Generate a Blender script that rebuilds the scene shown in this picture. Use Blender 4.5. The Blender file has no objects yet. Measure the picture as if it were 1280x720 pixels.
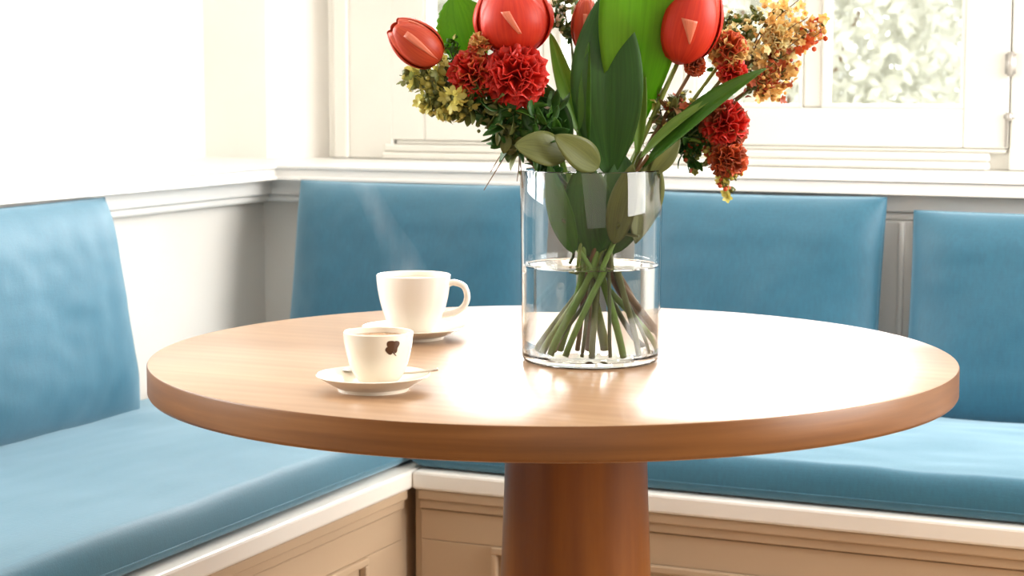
import bpy, bmesh, math, random
from mathutils import Vector, Matrix, noise
random.seed(7)
PI = math.pi
S = bpy.context.scene
COL = S.collection

# ------------------------------------------------------------------ camera
PITCH, YAW = 0.104, -0.4228
cam_d = bpy.data.cameras.new('camera')
cam = bpy.data.objects.new('camera', cam_d)
COL.objects.link(cam)
cam.location = (0, 0, 1.1135)
cam.rotation_euler = (PI/2 - PITCH, 0, -YAW)
cam_d.sensor_width = 36
cam_d.lens = 2330/1280*36
cam_d.shift_y = -15/1280
cam_d.clip_start = 0.05
cam_d.dof.use_dof = True
cam_d.dof.focus_distance = 2.45
cam_d.dof.aperture_fstop = 9
S.camera = cam

# ------------------------------------------------------------------ world and light
W = bpy.data.worlds.new('sky'); S.world = W
W.use_nodes = True
nt = W.node_tree; nt.nodes.clear()
wo = nt.nodes.new('ShaderNodeOutputWorld'); bg = nt.nodes.new('ShaderNodeBackground')
bg.inputs[0].default_value = (0.97, 0.985, 1.0, 1)
bg.inputs[1].default_value = 3.8
nt.links.new(bg.outputs[0], wo.inputs[0])


def area(name, loc, rot, sx, sy, power, color):
    d = bpy.data.lights.new(name, 'AREA'); d.shape = 'RECTANGLE'; d.size = sx; d.size_y = sy
    d.energy = power; d.color = color
    o = bpy.data.objects.new(name, d); COL.objects.link(o); o.location = loc; o.rotation_euler = rot
    return o


# daylight entering through the two windows; the other three are added, sources unseen
area('daylight_back_window', (-1.39, 4.35, 1.75), (-PI/2+.45, 0, 0), 1.5, 1.4, 190, (1, .985, .96))
area('daylight_left_window', (-3.10, 1.90, 1.75), (0, -PI/2+.35, 0), 1.4, 1.9, 135, (1, .99, .97))
area('unseen_right_light', (2.3, 2.95, 1.60), (0, PI/2-.15, 0), 1.9, 2.2, 205, (1, .98, .95))  # added to light the left wall and cushion; no window built here
area('room_front_fill', (.9, -1.5, 1.7), (PI/2-.15, 0, .35), 3.6, 2.2, 40, (1, .93, .85))  # soft front fill added behind the camera, no opening there
area('overhead_fill', (-1.3, 2.2, 2.45), (0, 0, 0), 1.5, 1.5, 4, (1, .93, .84))  # overhead fill added to lift the top surfaces, no fixture exists
S.view_settings.view_transform = 'Standard'
S.view_settings.look = 'None'
S.view_settings.gamma = 1
S.view_settings.use_curve_mapping = False
S.view_settings.exposure = 0.0


# ------------------------------------------------------------------ materials
def srgb(r, g, b):
    f = lambda c: (c/255)/12.92 if c/255 <= .04045 else ((c/255+.055)/1.055)**2.4
    return (f(r), f(g), f(b), 1)


def mat(name, color, rough=.5, **kw):
    m = bpy.data.materials.new(name); m.use_nodes = True
    p = m.node_tree.nodes['Principled BSDF']
    p.inputs['Base Color'].default_value = color
    p.inputs['Roughness'].default_value = rough
    for k, v in kw.items():
        p.inputs[k.replace('_', ' ')].default_value = v
    return m


def N(m, t): return m.node_tree.nodes.new(t)
def L(m, a, b): m.node_tree.links.new(a, b)
def P(m): return m.node_tree.nodes['Principled BSDF']


def bump(m, src, strength, dist):
    b = N(m, 'ShaderNodeBump'); b.inputs['Strength'].default_value = strength
    b.inputs['Distance'].default_value = dist
    L(m, src, b.inputs['Height']); L(m, b.outputs[0], P(m).inputs['Normal'])


def coords(m, scale=(1, 1, 1), uv=False):
    tc = N(m, 'ShaderNodeTexCoord'); mp = N(m, 'ShaderNodeMapping')
    mp.inputs['Scale'].default_value = scale
    L(m, tc.outputs['UV' if uv else 'Object'], mp.inputs[0])
    return mp.outputs[0]


def noise_tex(m, vec, scale, detail=4, rough=.5):
    n = N(m, 'ShaderNodeTexNoise'); n.inputs['Scale'].default_value = scale
    n.inputs['Detail'].default_value = detail; n.inputs['Roughness'].default_value = rough
    L(m, vec, n.inputs['Vector']); return n.outputs['Fac']


def ramp(m, fac, stops):
    r = N(m, 'ShaderNodeValToRGB'); e = r.color_ramp.elements
    while len(e) < len(stops): e.new(.5)
    for k, (p, c) in enumerate(stops): e[k].position = p; e[k].color = c
    L(m, fac, r.inputs[0]); return r.outputs[0]


def painted(name, color, rough=.45):
    m = mat(name, color, rough)
    f = noise_tex(m, coords(m), 3.0, 3)
    c2 = tuple(c*.95 for c in color[:3]) + (1,)
    L(m, ramp(m, f, [(.35, c2), (.65, color)]), P(m).inputs['Base Color'])
    bump(m, noise_tex(m, coords(m), 60, 2), .04, .002)
    return m


M_wall = painted('warm_white_wall', (.86, .83, .775, 1), .7)
M_trim = painted('white_gloss_paint', (.88, .87, .84, 1), .32)
M_panel = painted('white_panel_paint', (.84, .82, .78, 1), .4)
M_bench = painted('shade_tinted_bench_paint', (.53, .395, .265, 1), .42)  # white paint's shade and warm floor bounce put into this tan
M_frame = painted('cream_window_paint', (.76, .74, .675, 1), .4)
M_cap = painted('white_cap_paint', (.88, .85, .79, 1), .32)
M_far = painted('taupe_wall', (.24, .21, .18, 1), .8)
M_ceiling = painted('ceiling_paint', (.86, .85, .83, 1), .8)


def wood(name, stops, scale, rough, axis='x', coat=0.0):
    m = mat(name, (.4, .2, .1, 1), rough)
    sc = {'x': (1, 9, 9), 'z': (9, 9, .8), 'edge': (1.5, 1.5, 40)}[axis]
    v = coords(m, sc)
    n1 = noise_tex(m, v, scale, 6, .6)
    w = N(m, 'ShaderNodeTexWave'); w.inputs['Scale'].default_value = scale*.5
    w.bands_direction = 'Y' if axis == 'x' else 'X'
    w.inputs['Distortion'].default_value = 5; w.inputs['Detail'].default_value = 3
    w.inputs['Detail Scale'].default_value = 1.2
    L(m, v, w.inputs['Vector'])
    mx = N(m, 'ShaderNodeMath'); mx.operation = 'MULTIPLY_ADD'
    L(m, w.outputs['Fac'], mx.inputs[0]); mx.inputs[1].default_value = .14
    L(m, n1, mx.inputs[2])
    L(m, ramp(m, mx.outputs[0], stops), P(m).inputs['Base Color'])
    bump(m, n1, .05, .001)
    P(m).inputs['Specular IOR Level'].default_value = .5 if coat else .28
    P(m).inputs['Coat Weight'].default_value = coat
    P(m).inputs['Coat Roughness'].default_value = .22
    return m


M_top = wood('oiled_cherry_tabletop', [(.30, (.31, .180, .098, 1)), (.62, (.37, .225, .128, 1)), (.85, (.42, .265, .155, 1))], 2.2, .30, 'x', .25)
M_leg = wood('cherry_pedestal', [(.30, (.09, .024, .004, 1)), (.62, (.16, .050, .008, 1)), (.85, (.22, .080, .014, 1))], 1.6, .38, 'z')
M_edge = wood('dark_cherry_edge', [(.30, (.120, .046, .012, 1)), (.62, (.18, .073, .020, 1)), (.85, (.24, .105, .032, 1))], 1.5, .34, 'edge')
M_floor = wood('oak_floorboards', [(.30, (.42, .26, .14, 1)), (.62, (.52, .34, .19, 1)), (.85, (.58, .40, .24, 1))], 1.2, .4)


def fabric(name, c1, c2):
    m = mat(name, c1, .60)
    v = coords(m)
    wx = noise_tex(m, coords(m, (420, 30, 420)), 1.0, 2)
    wz = noise_tex(m, coords(m, (30, 420, 420)), 1.0, 2)
    b = N(m, 'ShaderNodeMath'); b.operation = 'ADD'; L(m, wx, b.inputs[0]); L(m, wz, b.inputs[1])
    slub = noise_tex(m, coords(m, (30, 30, 6)), 6, 4, .7)
    L(m, ramp(m, slub, [(.30, c2), (.70, c1)]), P(m).inputs['Base Color'])
    bump(m, b.outputs[0], .22, .0008)
    p = P(m)
    p.inputs['Sheen Weight'].default_value = .8
    p.inputs['Sheen Roughness'].default_value = .5
    p.inputs['Sheen Tint'].default_value = (.62, .86, 1, 1)
    p.inputs['Specular IOR Level'].default_value = .65
    return m


M_fab = fabric('blue_linen', (.005, .118, .195, 1), (.004, .095, .163, 1))
M_cer = mat('glazed_porcelain', (.74, .665, .55, 1), .16)
M_cer2 = mat('glazed_white_porcelain', (.82, .76, .68, 1), .16)
M_mark = mat('brown_print', (.07, .028, .012, 1), .3)
M_metal = mat('brushed_steel', (.62, .60, .56, 1), .25, Metallic=1.0)
M_hinge = mat('hinge_metal', (.45, .43, .40, 1), .4, Metallic=.8)


def coffee(name, c1, c2):
    m = mat(name, c1, .25)
    L(m, ramp(m, noise_tex(m, coords(m), 40, 3), [(.35, c1), (.7, c2)]), P(m).inputs['Base Color'])
    return m


M_esp = coffee('coffee_crema', (.36, .19, .085, 1), (.46, .27, .13, 1))
M_lat = coffee('milky_coffee', (.70, .55, .37, 1), (.76, .62, .44, 1))

M_glass = mat('clear_glass', (.985, .995, .995, 1), 0.0, Transmission_Weight=1.0, IOR=1.47)
M_water = mat('clear_water', (.97, .99, .98, 1), 0.0, Transmission_Weight=1.0, IOR=1.333)
M_pane = bpy.data.materials.new('window_glass'); M_pane.use_nodes = True
_n = M_pane.node_tree; _n.nodes.clear()
_o = _n.nodes.new('ShaderNodeOutputMaterial'); _t = _n.nodes.new('ShaderNodeBsdfTransparent'); _g = _n.nodes.new('ShaderNodeBsdfGlossy')
_g.inputs['Roughness'].default_value = .02; _f = _n.nodes.new('ShaderNodeFresnel'); _x = _n.nodes.new('ShaderNodeMixShader')
_n.links.new(_f.outputs[0], _x.inputs[0]); _n.links.new(_t.outputs[0], _x.inputs[1]); _n.links.new(_g.outputs[0], _x.inputs[2]); _n.links.new(_x.outputs[0], _o.inputs[0])


def leafmat(name, c1, c2, trans, rough=.45, vein=True):
    """leaf or petal: diffuse with some light passing through"""
    m = mat(name, c1, rough)
    v = coords(m, (1, 1, 1), uv=True)
    mp = N(m, 'ShaderNodeMapping'); mp.inputs['Scale'].default_value = (16, 1.2, 1); L(m, v, mp.inputs[0])
    f = noise_tex(m, mp.outputs[0], 1.3, 3, .6)
    col = ramp(m, f, [(.32, c2), (.68, c1)])
    L(m, col, P(m).inputs['Base Color'])
    tr = N(m, 'ShaderNodeBsdfTranslucent'); L(m, col, tr.inputs[0])
    mx = N(m, 'ShaderNodeMixShader'); mx.inputs[0].default_value = trans
    out = m.node_tree.nodes['Material Output']
    L(m, P(m).outputs[0], mx.inputs[1]); L(m, tr.outputs[0], mx.inputs[2]); L(m, mx.outputs[0], out.inputs[0])
    return m


M_lbright = leafmat('bright_leaf', (.16, .38, .012, 1), (.115, .30, .009, 1), .52)
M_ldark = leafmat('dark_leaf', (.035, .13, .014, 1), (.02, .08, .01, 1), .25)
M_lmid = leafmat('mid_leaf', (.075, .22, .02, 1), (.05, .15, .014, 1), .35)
M_lolive = leafmat('olive_leaf', (.17, .19, .045, 1), (.11, .13, .03, 1), .3)
M_llight = leafmat('light_leaf', (.26, .40, .07, 1), (.14, .28, .04, 1), .35)
M_stem = leafmat('green_stem', (.24, .30, .05, 1), (.15, .20, .035, 1), .1)
M_stembr = leafmat('brown_stem', (.22, .11, .04, 1), (.15, .08, .03, 1), .1)
M_stemdk = leafmat('dark_stem', (.10, .13, .03, 1), (.06, .08, .02, 1), .1)
M_red = leafmat('red_petal', (.74, .050, .016, 1), (.60, .022, .010, 1), .30)
M_redor = leafmat('orange_red_petal', (.62, .085, .025, 1), (.50, .04, .018, 1), .28)
M_carn = leafmat('carnation_red', (.80, .040, .020, 1), (.60, .018, .012, 1), .3)
M_carno = leafmat('carnation_orange', (.72, .15, .03, 1), (.55, .05, .015, 1), .3)
M_gold = leafmat('golden_petal', (.84, .60, .22, 1), (.70, .38, .10, 1), .4)
M_rust = leafmat('rust_petal', (.45, .10, .025, 1), (.30, .04, .015, 1), .3)
M_yel = leafmat('yellow_green_bud', (.66, .56, .15, 1), (.42, .42, .08, 1), .3)
M_pale = leafmat('pale_yellow_petal', (.88, .80, .46, 1), (.80, .64, .26, 1), .4)
M_cream = leafmat('cream_petal', (.85, .75, .60, 1), (.75, .60, .45, 1), .3)
M_streak = leafmat('pink_streak', (.76, .24, .14, 1), (.68, .15, .08, 1), .2)


# ------------------------------------------------------------------ helpers
def tag(o, label=None, cat=None, group=None, kind=None):
    if label: o['label'] = label
    if cat: o['category'] = cat
    if group: o['group'] = group
    if kind: o['kind'] = kind
    return o


def empty(name, loc, rz=0.0):
    o = bpy.data.objects.new(name, None); COL.objects.link(o)
    o.location = loc; o.rotation_euler = (0, 0, rz); o.empty_display_size = .05
    return o


def obj(name, bm, material, parent=None, smooth=True, loc=None):
    me = bpy.data.meshes.new(name); bm.normal_update(); bm.to_mesh(me); bm.free()
    o = bpy.data.objects.new(name, me); COL.objects.link(o)
    for mm in (material if isinstance(material, (list, tuple)) else [material]): me.materials.append(mm)
    for p in me.polygons: p.use_smooth = smooth
    if parent is not None: o.parent = parent
    if loc is not None: o.location = loc
    return o


def add_box(bm, x0, x1, y0, y1, z0, z1, bev=0.0, seg=2):
    r = bmesh.ops.create_cube(bm, size=1)
    vs = r['verts']
    for v in vs:
        v.co = Vector(((x0+x1)/2 + v.co.x*(x1-x0), (y0+y1)/2 + v.co.y*(y1-y0), (z0+z1)/2 + v.co.z*(z1-z0)))
    if bev:
        es = {e for v in vs for e in v.link_edges}
        bmesh.ops.bevel(bm, geom=list(es), offset=bev, segments=seg, affect='EDGES', profile=.5)


def boxes(name, lst, material, parent=None, bev=.0, kind=None):
    bm = bmesh.new()
    for b in lst: add_box(bm, *b, bev=bev)
    o = obj(name, bm, material, parent, smooth=False)
    if kind: o['kind'] = kind
    return o


def add_lathe(bm, prof, seg=64, close=True, cx=0, cy=0):
    """prof: list of (r,z); r==0 gives a pole"""
    rings = []
    for r, z in prof:
        if r < 1e-6: rings.append([bm.verts.new((cx, cy, z))])
        else: rings.append([bm.verts.new((cx+r*math.cos(2*PI*k/seg), cy+r*math.sin(2*PI*k/seg), z)) for k in range(seg)])
    for a, b in zip(rings, rings[1:]):
        for k in range(seg):
            k2 = (k+1) % seg
            if len(a) == 1 and len(b) == 1: continue
            if len(a) == 1: bm.faces.new((a[0], b[k2], b[k]))
            elif len(b) == 1: bm.faces.new((a[k], a[k2], b[0]))
            else: bm.faces.new((a[k], a[k2], b[k2], b[k]))


def lathe(name, prof, material, parent=None, seg=64, loc=None):
    bm = bmesh.new(); add_lathe(bm, prof, seg)
    bmesh.ops.recalc_face_normals(bm, faces=bm.faces)
    o = obj(name, bm, material, parent, loc=loc)
    o.data.set_sharp_from_angle(angle=math.radians(28))
    return o


def catmull(pts, n=8):
    pts = [Vector(p) for p in pts]
    if len(pts) == 2: return [pts[0].lerp(pts[1], t/n) for t in range(n+1)]
    P_ = [pts[0]*2-pts[1]] + pts + [pts[-1]*2-pts[-2]]
    out = []
    for i in range(1, len(P_)-2):
        p0, p1, p2, p3 = P_[i-1:i+3]
        for k in range(n):
            t = k/n
            out.append(.5*((2*p1)+(-p0+p2)*t+(2*p0-5*p1+4*p2-p3)*t*t+(-p0+3*p1-3*p2+p3)*t**3))
    out.append(pts[-1]); return out


def add_tube(bm, path, r0, r1=None, seg=8, cap=True, uvl=None):
    r1 = r0 if r1 is None else r1
    n = len(path); rings = []
    t0 = (path[1]-path[0]).normalized()
    up = Vector((0, 0, 1)) if abs(t0.z) < .9 else Vector((1, 0, 0))
    a = t0.cross(up).normalized()
    for i, p in enumerate(path):
        t = (path[min(i+1, n-1)]-path[max(i-1, 0)]).normalized()
        a = (a - t*a.dot(t)).normalized(); b = t.cross(a)
        r = r0 + (r1-r0)*i/(n-1)
        rings.append([bm.verts.new(p + (a*math.cos(2*PI*k/seg)+b*math.sin(2*PI*k/seg))*r) for k in range(seg)])
    for q, w in zip(rings, rings[1:]):
        for k in range(seg): bm.faces.new((q[k], q[(k+1) % seg], w[(k+1) % seg], w[k]))
    if cap:
        bm.faces.new(rings[0][::-1]); bm.faces.new(rings[-1])


def frame_of(d, hint=Vector((0, 0, 1))):
    d = d.normalized()
    a = hint - d*hint.dot(d)
    if a.length < 1e-3: a = Vector((1, 0, 0)) - d*d.x
    a.normalize(); return d, a, d.cross(a)


def add_patch(bm, fn, nu, nv, mi=0):
    """fn(s,t)->Vector with s in -1..1, t in 0..1; gives a surface with UVs"""
    uvl = bm.loops.layers.uv.verify()
    g = [[bm.verts.new(fn(-1+2*i/nu, j/nv)) for i in range(nu+1)] for j in range(nv+1)]
    for j in range(nv):
        for i in range(nu):
            try: f = bm.faces.new((g[j][i], g[j][i+1], g[j+1][i+1], g[j+1][i]))
            except ValueError: continue
            f.material_index = mi
            for lp, (a, b) in zip(f.loops, ((i, j), (i+1, j), (i+1, j+1), (i, j+1))):
                lp[uvl].uv = (a/nu, b/nv)


# ------------------------------------------------------------------ room shell
XL, YB = -2.30, 3.72          # wainscot planes behind the cushions
ZL = .925                     # top of the ledge
XW, YW = -2.62, 3.95          # walls above the ledge
YG = 4.05                     # window plane, back
H = 2.6
XR, YR = 2.4, -1.9


def struct(name, lst, m, bev=0): return boxes(name, lst, m, None, bev, 'structure')


struct('floor', [(-3.3, XR+.1, YR-.1, 4.3, -.05, 0)], M_floor)
struct('ceiling', [(-3.3, XR+.1, YR-.1, 4.3, H, H+.1)], M_ceiling)
struct('wall_right', [(XR, XR+.1, YR-.1, 4.3, 0, H)], M_far)
struct('wall_front', [(-3.3, XR+.1, YR-.1, YR, 0, H)], M_far)
# back wall: low wall, pier at the left, pier at the right, lintel; the splayed reveal of the opening
WX0, WX1, WZ1 = -2.31, -.64, 2.3
bm = bmesh.new()
add_box(bm, -3.3, XR, YB+.02, 4.3, 0, ZL-.03)
add_box(bm, WX1, XR, YG+.0, 4.3, ZL-.03, H)
add_box(bm, WX0-.05, WX1, YW, 4.3, WZ1, H)
vs = [(-2.9, YW), (-2.44, YW), (-2.31, YG+.02), (-2.31, 4.3), (-2.9, 4.3)]
lo = [bm.verts.new((x, y, ZL-.03)) for x, y in vs]; hi = [bm.verts.new((x, y, H)) for x, y in vs]
bm.faces.new(lo); bm.faces.new(hi[::-1])
for k in range(5): bm.faces.new((lo[k], hi[k], hi[(k+1) % 5], lo[(k+1) % 5]))
bmesh.ops.recalc_face_normals(bm, faces=bm.faces)
tag(obj('wall_back', bm, M_wall, smooth=False), kind='structure')
# left wall with its own window opening
LY0, LY1 = .85, 2.85
bm = bmesh.new()
add_box(bm, -3.1, XL-.02, YR, YB+.02, 0, ZL-.03)
add_box(bm, -3.1, XW, LY1+.12, YW, ZL-.03, H)
add_box(bm, -3.1, XW, YR, LY0-.12, ZL-.03, H)
add_box(bm, -3.1, XW, LY0-.12, LY1+.12, WZ1, H)
for (ya, yb) in ((LY1, LY1+.12), (LY0, LY0-.12)):        # splayed reveals
    vs = [(XW, yb), (-2.86, ya), (-3.1, ya), (-3.1, yb)]
    lo = [bm.verts.new((x, y, ZL-.03)) for x, y in vs]; hi = [bm.verts.new((x, y, WZ1)) for x, y in vs]
    bm.faces.new(lo); bm.faces.new(hi[::-1])
    for k in range(4): bm.faces.new((lo[k], hi[k], hi[(k+1) % 4], lo[(k+1) % 4]))
bmesh.ops.recalc_face_normals(bm, faces=bm.faces)
tag(obj('wall_left', bm, M_wall, smooth=False), kind='structure')

# ledge: one L-shaped board running along both walls, rounded nosing
bm = bmesh.new()
fx, fy = -2.22, 3.63
vs = [(fx, -1.9), (fx, fy), (XR, fy), (XR, YG+.02), (-2.9, YG+.02), (-2.9, -1.9)]
lo = [bm.verts.new((x, y, ZL-.032)) for x, y in vs]; hi = [bm.verts.new((x, y, ZL)) for x, y in vs]
bm.faces.new(lo[::-1]); bm.faces.new(hi)
for k in range(6): bm.faces.new((lo[k], lo[(k+1) % 6], hi[(k+1) % 6], hi[k]))
bm.edges.ensure_lookup_table()
es = [e for e in bm.edges if all((abs(v.co.x-fx) < 1e-4 and v.co.y <= fy+1e-4) or (abs(v.co.y-fy) < 1e-4 and v.co.x >= fx-1e-4) for v in e.verts) and abs(e.verts[0].co.z-e.verts[1].co.z) < 1e-4]
bmesh.ops.bevel(bm, geom=es, offset=.008, segments=3, affect='EDGES')
tag(obj('trim_1', bm, M_trim, smooth=False), kind='structure')
# wainscot: rail under the ledge, stiles with bead moulding, bottom panel faces
rail = [(XL-.02, XR, YB-.035, YB+.02, .855, ZL-.032), (XL-.02, XL+.035, -1.9, YB-.035, .855, ZL-.032)]
struct('trim_2', rail, M_trim, .004)
struct('trim_3', [(XL, XR, YB-.022, YB-.0, .838, .8545), (XL, XL+.022, -1.9, YB-.022, .838, .8545)], M_trim, .006)
n = 4
for (x0, x1) in ((-.865, -.745), (-1.53, -1.41), (.0, .12)):
    b = bmesh.new()
    add_box(b, x0, x1, YB-.030, YB+.02, .40, .8378, bev=.003)
    for xm in (x0-.004, x1+.004, x0+.055, x1-.03): add_box(b, xm-.006, xm+.006, YB-.040, YB, .40, .8375, bev=.004)
    tag(obj('trim_%d' % n, b, M_trim, smooth=False), kind='structure'); n += 1


# windows: frame, sashes with glazing bars, panes, hinges
def ring_frame(name, a0, a1, z0, z1, w, p0, p1, m, parent, vert, wb=None, bev=.004):
    wb = wb or w
    L_ = [(a0, a0+w, z0, z1), (a1-w, a1, z0, z1), (a0+w, a1-w, z0, z0+wb), (a0+w, a1-w, z1-w, z1)]
    bl = [(a, b, p0, p1, c, d) if not vert else (p0, p1, a, b, c, d) for a, b, c, d in L_]
    return boxes(name, bl, m, parent, bev)


w1 = empty('window_1', (0, 0, 0)); w1['kind'] = 'structure'
ring_frame('window_frame', WX0, WX1, ZL, WZ1, .075, YG-.010, YG+.10, M_frame, w1, False, .055)
boxes('casing', [(-2.305, -2.125, YG-.030, YG-.011, ZL+.001, WZ1), (-2.285, -2.245, YG-.042, YG-.0301, ZL+.001, WZ1), (-.66, -.30, YG-.030, YG-.011, ZL+.001, WZ1)], M_frame, w1, .005)
boxes('sill_moulding', [(-2.15, -.70, YG-.045, YG-.011, ZL+.001, .943), (-2.15, -.70, YG-.034, YG-.011, .9431, .962), (-2.12, -.665, YG-.027, YG-.011, .9621, .9715)], M_frame, w1, .005)
CX = -1.385
for (a, b, g) in ((-2.13, CX, (-2.04, -1.735, -1.690, -1.455)), (CX, -.662, (-1.355, -1.110, -1.065, -.757))):
    sash = boxes('sash', [(a, g[0], YG-.03, YG+.03, .972, WZ1-.08), (g[3], b, YG-.03, YG+.03, .972, WZ1-.08),
                          (g[0], g[3], YG-.03, YG+.03, .972, 1.056), (g[0], g[3], YG-.03, YG+.03, WZ1-.16, WZ1-.08)], M_frame, w1, .004)
    bars = boxes('glazing_bar', [(g[1], g[2], YG-.022, YG+.022, 1.056, WZ1-.16), (g[0], g[1], YG-.022, YG+.022, 1.66, 1.695), (g[2], g[3], YG-.022, YG+.022, 1.66, 1.695)], M_frame, w1, .006)
    pb = []
    for (c, d) in ((g[0], g[1]), (g[2], g[3])):
        for (z0, z1) in ((1.056, 1.66), (1.695, WZ1-.16)):
            t = .008
            pb += [(c, c+t, YG-.028, YG+.02, z0, z1), (d-t, d, YG-.028, YG+.02, z0, z1), (c+t, d-t, YG-.028, YG+.02, z0, z0+t), (c+t, d-t, YG-.028, YG+.02, z1-t, z1)]
    boxes('glazing_bead', pb, M_frame, w1)
    for (c, d) in ((g[0], g[1]), (g[2], g[3])):
        for (z0, z1) in ((1.056, 1.66), (1.695, WZ1-.16)):
            boxes('pane', [(c+.004, d-.004, YG-.002, YG+.002, z0+.004, z1-.004)], M_pane, w1)
boxes('stay', [(-.668, -.663, YG-.038, YG-.03, .975, 1.035)], M_hinge, w1)
for z0, z1 in ((1.125, 1.175), (1.032, 1.048), (1.95, 2.0)):
    b = bmesh.new(); add_tube(b, [Vector((-.660, YG-.038, z0)), Vector((-.660, YG-.038, z1))], .0065, seg=12)
    add_box(b, -.672, -.650, YG-.034, YG-.028, z0+.004, z1-.004)
    obj('hinge', b, M_hinge, w1)
w2 = empty('window_2', (0, 0, 0)); w2['kind'] = 'structure'
ring_frame('window_frame', LY0, LY1, ZL, WZ1, .07, -2.99, -2.88, M_trim, w2, True)
for (a, b) in ((LY0+.07, (LY0+LY1)/2), ((LY0+LY1)/2, LY1-.07)):
    ring_frame('sash', a, b, ZL+.07, WZ1-.07, .07, -2.96, -2.90, M_trim, w2, True)
    boxes('pane', [(-2.932, -2.928, a+.07, b-.07, ZL+.14, WZ1-.14)], M_pane, w2)

# ------------------------------------------------------------------ garden outside
M_gr = mat('lawn', (.42, .47, .30, 1), .9)
struct('ground', [(-30, 20, 4.6, 40, -.6, -.5), (-30, -3.6, -10, 4.6, -.6, -.5)], M_gr)
M_bush = leafmat('overexposed_garden_leaf', (.72, .70, .62, 1), (.52, .53, .46, 1), .3)  # overexposed daylight put into the leaf colour as paleness


def shrub(x, y, r, h, seed, label):
    rnd = random.Random(seed)
    root = empty('garden_shrub', (x, y, -.5)); tag(root, label, 'shrub', 'shrubs outside the back window')
    b = bmesh.new(); uvl = b.loops.layers.uv.verify()
    for k in range(13000):
        u = rnd.uniform(-1, 1); th = rnd.uniform(0, 2*PI); q = math.sqrt(1-u*u)
        lump = 1 + .28*noise.noise(Vector((q*math.cos(th)*2.2+seed, q*math.sin(th)*2.2, u*2.2)))
        rr = rnd.uniform(.80, 1.0)*lump
        c = Vector((r*rr*q*math.cos(th), r*rr*q*math.sin(th), h*.55+h*.5*rr*u))
        if c.z < .05: continue
        s = rnd.uniform(.025, .055)
        d = Vector((rnd.gauss(0, 1), rnd.gauss(0, 1), rnd.gauss(0, 1))).normalized(); d, a, e = frame_of(d)
        p = [c-d*s, c+a*s*.5, c+d*s, c-a*s*.5]
        p[1] += e*s*.15; p[3] += e*s*.15
        f = b.faces.new([b.verts.new(v) for v in p])
        for lp, uv in zip(f.loops, ((.5, 0), (1, .5), (.5, 1), (0, .5))): lp[uvl].uv = (uv[0]+rnd.random(), uv[1]+rnd.random()*3)
    obj('foliage', b, M_bush, root, smooth=False)
    b = bmesh.new()
    for k in range(5):
        t = 2*PI*k/5
        add_tube(b, catmull([Vector((.05*math.cos(t), .05*math.sin(t), 0)), Vector((.15*r*math.cos(t), .15*r*math.sin(t), h*.3)), Vector((.55*r*math.cos(t), .55*r*math.sin(t), h*.7))]), .03, .008)
    obj('branch', b, M_stembr, root)


shrub(-2.55, 8.2, .98, 2.75, 1, 'light-washed leafy shrub outside, behind the right-hand window pane')
shrub(-4.75, 8.2, .98, 2.5, 2, 'light-washed leafy shrub outside, behind the left half of the back window')
shrub(-3.75, 10.6, 1.1, 3.0, 3, 'light-washed leafy shrub outside, set further back behind the middle of the window')
shrub(-1.3, 10.8, 1.1, 3.0, 4, 'light-washed leafy shrub outside, set further back behind the right-hand window stile')
shrub(-6.3, 10.8, 1.1, 3.0, 5, 'light-washed leafy shrub outside, furthest to the left behind the window')


# ------------------------------------------------------------------ benches (built-in, two units)
ZC = .400


def bench(name, label, horiz):
    root = empty(name, (0, 0, 0)); tag(root, label, 'bench')
    if horiz:    # along the back wall; front faces -y
        F = 3.030
        B = lambda a0, a1, d0, d1, z0, z1: (a0, a1, F-d1, F-d0, z0, z1)     # d: how far it stands out from the face
        A0, A1 = -1.580, 1.6
        carc = (A0+.02, A1, F, YB-.045, 0, ZC-.034)
        cap = (A0+.0265, A1, 3.003, YB-.045, ZC-.0335, ZC)
        pans = [(-1.40, -.35), (-.25, .75)]
    else:
        F = -1.580
        B = lambda a0, a1, d0, d1, z0, z1: (F+d0, F+d1, a0, a1, z0, z1)
        A0, A1 = -.2, 3.030
        carc = (XL+.04, F, A0, YB-.045, 0, ZC-.034)
        cap = (XL+.04, -1.554, A0, YB-.045, ZC-.0335, ZC)
        pans = [(.2, 1.50), (1.62, 2.86)]
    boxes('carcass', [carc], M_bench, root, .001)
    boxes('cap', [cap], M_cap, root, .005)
    e0 = A0+.034 if horiz else A0
    e1 = A1 if horiz else A1-.03
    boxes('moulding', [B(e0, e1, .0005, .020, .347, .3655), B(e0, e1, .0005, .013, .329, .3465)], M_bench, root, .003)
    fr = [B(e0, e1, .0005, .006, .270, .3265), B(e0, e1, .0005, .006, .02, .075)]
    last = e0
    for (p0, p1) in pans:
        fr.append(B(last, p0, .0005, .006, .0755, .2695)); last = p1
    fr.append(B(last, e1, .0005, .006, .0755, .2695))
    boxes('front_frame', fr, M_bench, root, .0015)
    for (p0, p1) in pans:
        w = .012
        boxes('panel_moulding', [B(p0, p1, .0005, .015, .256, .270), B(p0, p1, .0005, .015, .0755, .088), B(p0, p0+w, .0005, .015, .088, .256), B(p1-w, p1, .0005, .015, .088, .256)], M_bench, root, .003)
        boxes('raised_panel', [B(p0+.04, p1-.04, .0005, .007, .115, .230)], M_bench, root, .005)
    return root


bench('bench_base', 'shade-tinted panelled built-in bench with white cap running along the left wall', False)
bench('bench_base', 'shade-tinted panelled built-in bench under the back window, behind the table pedestal', True)


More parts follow.
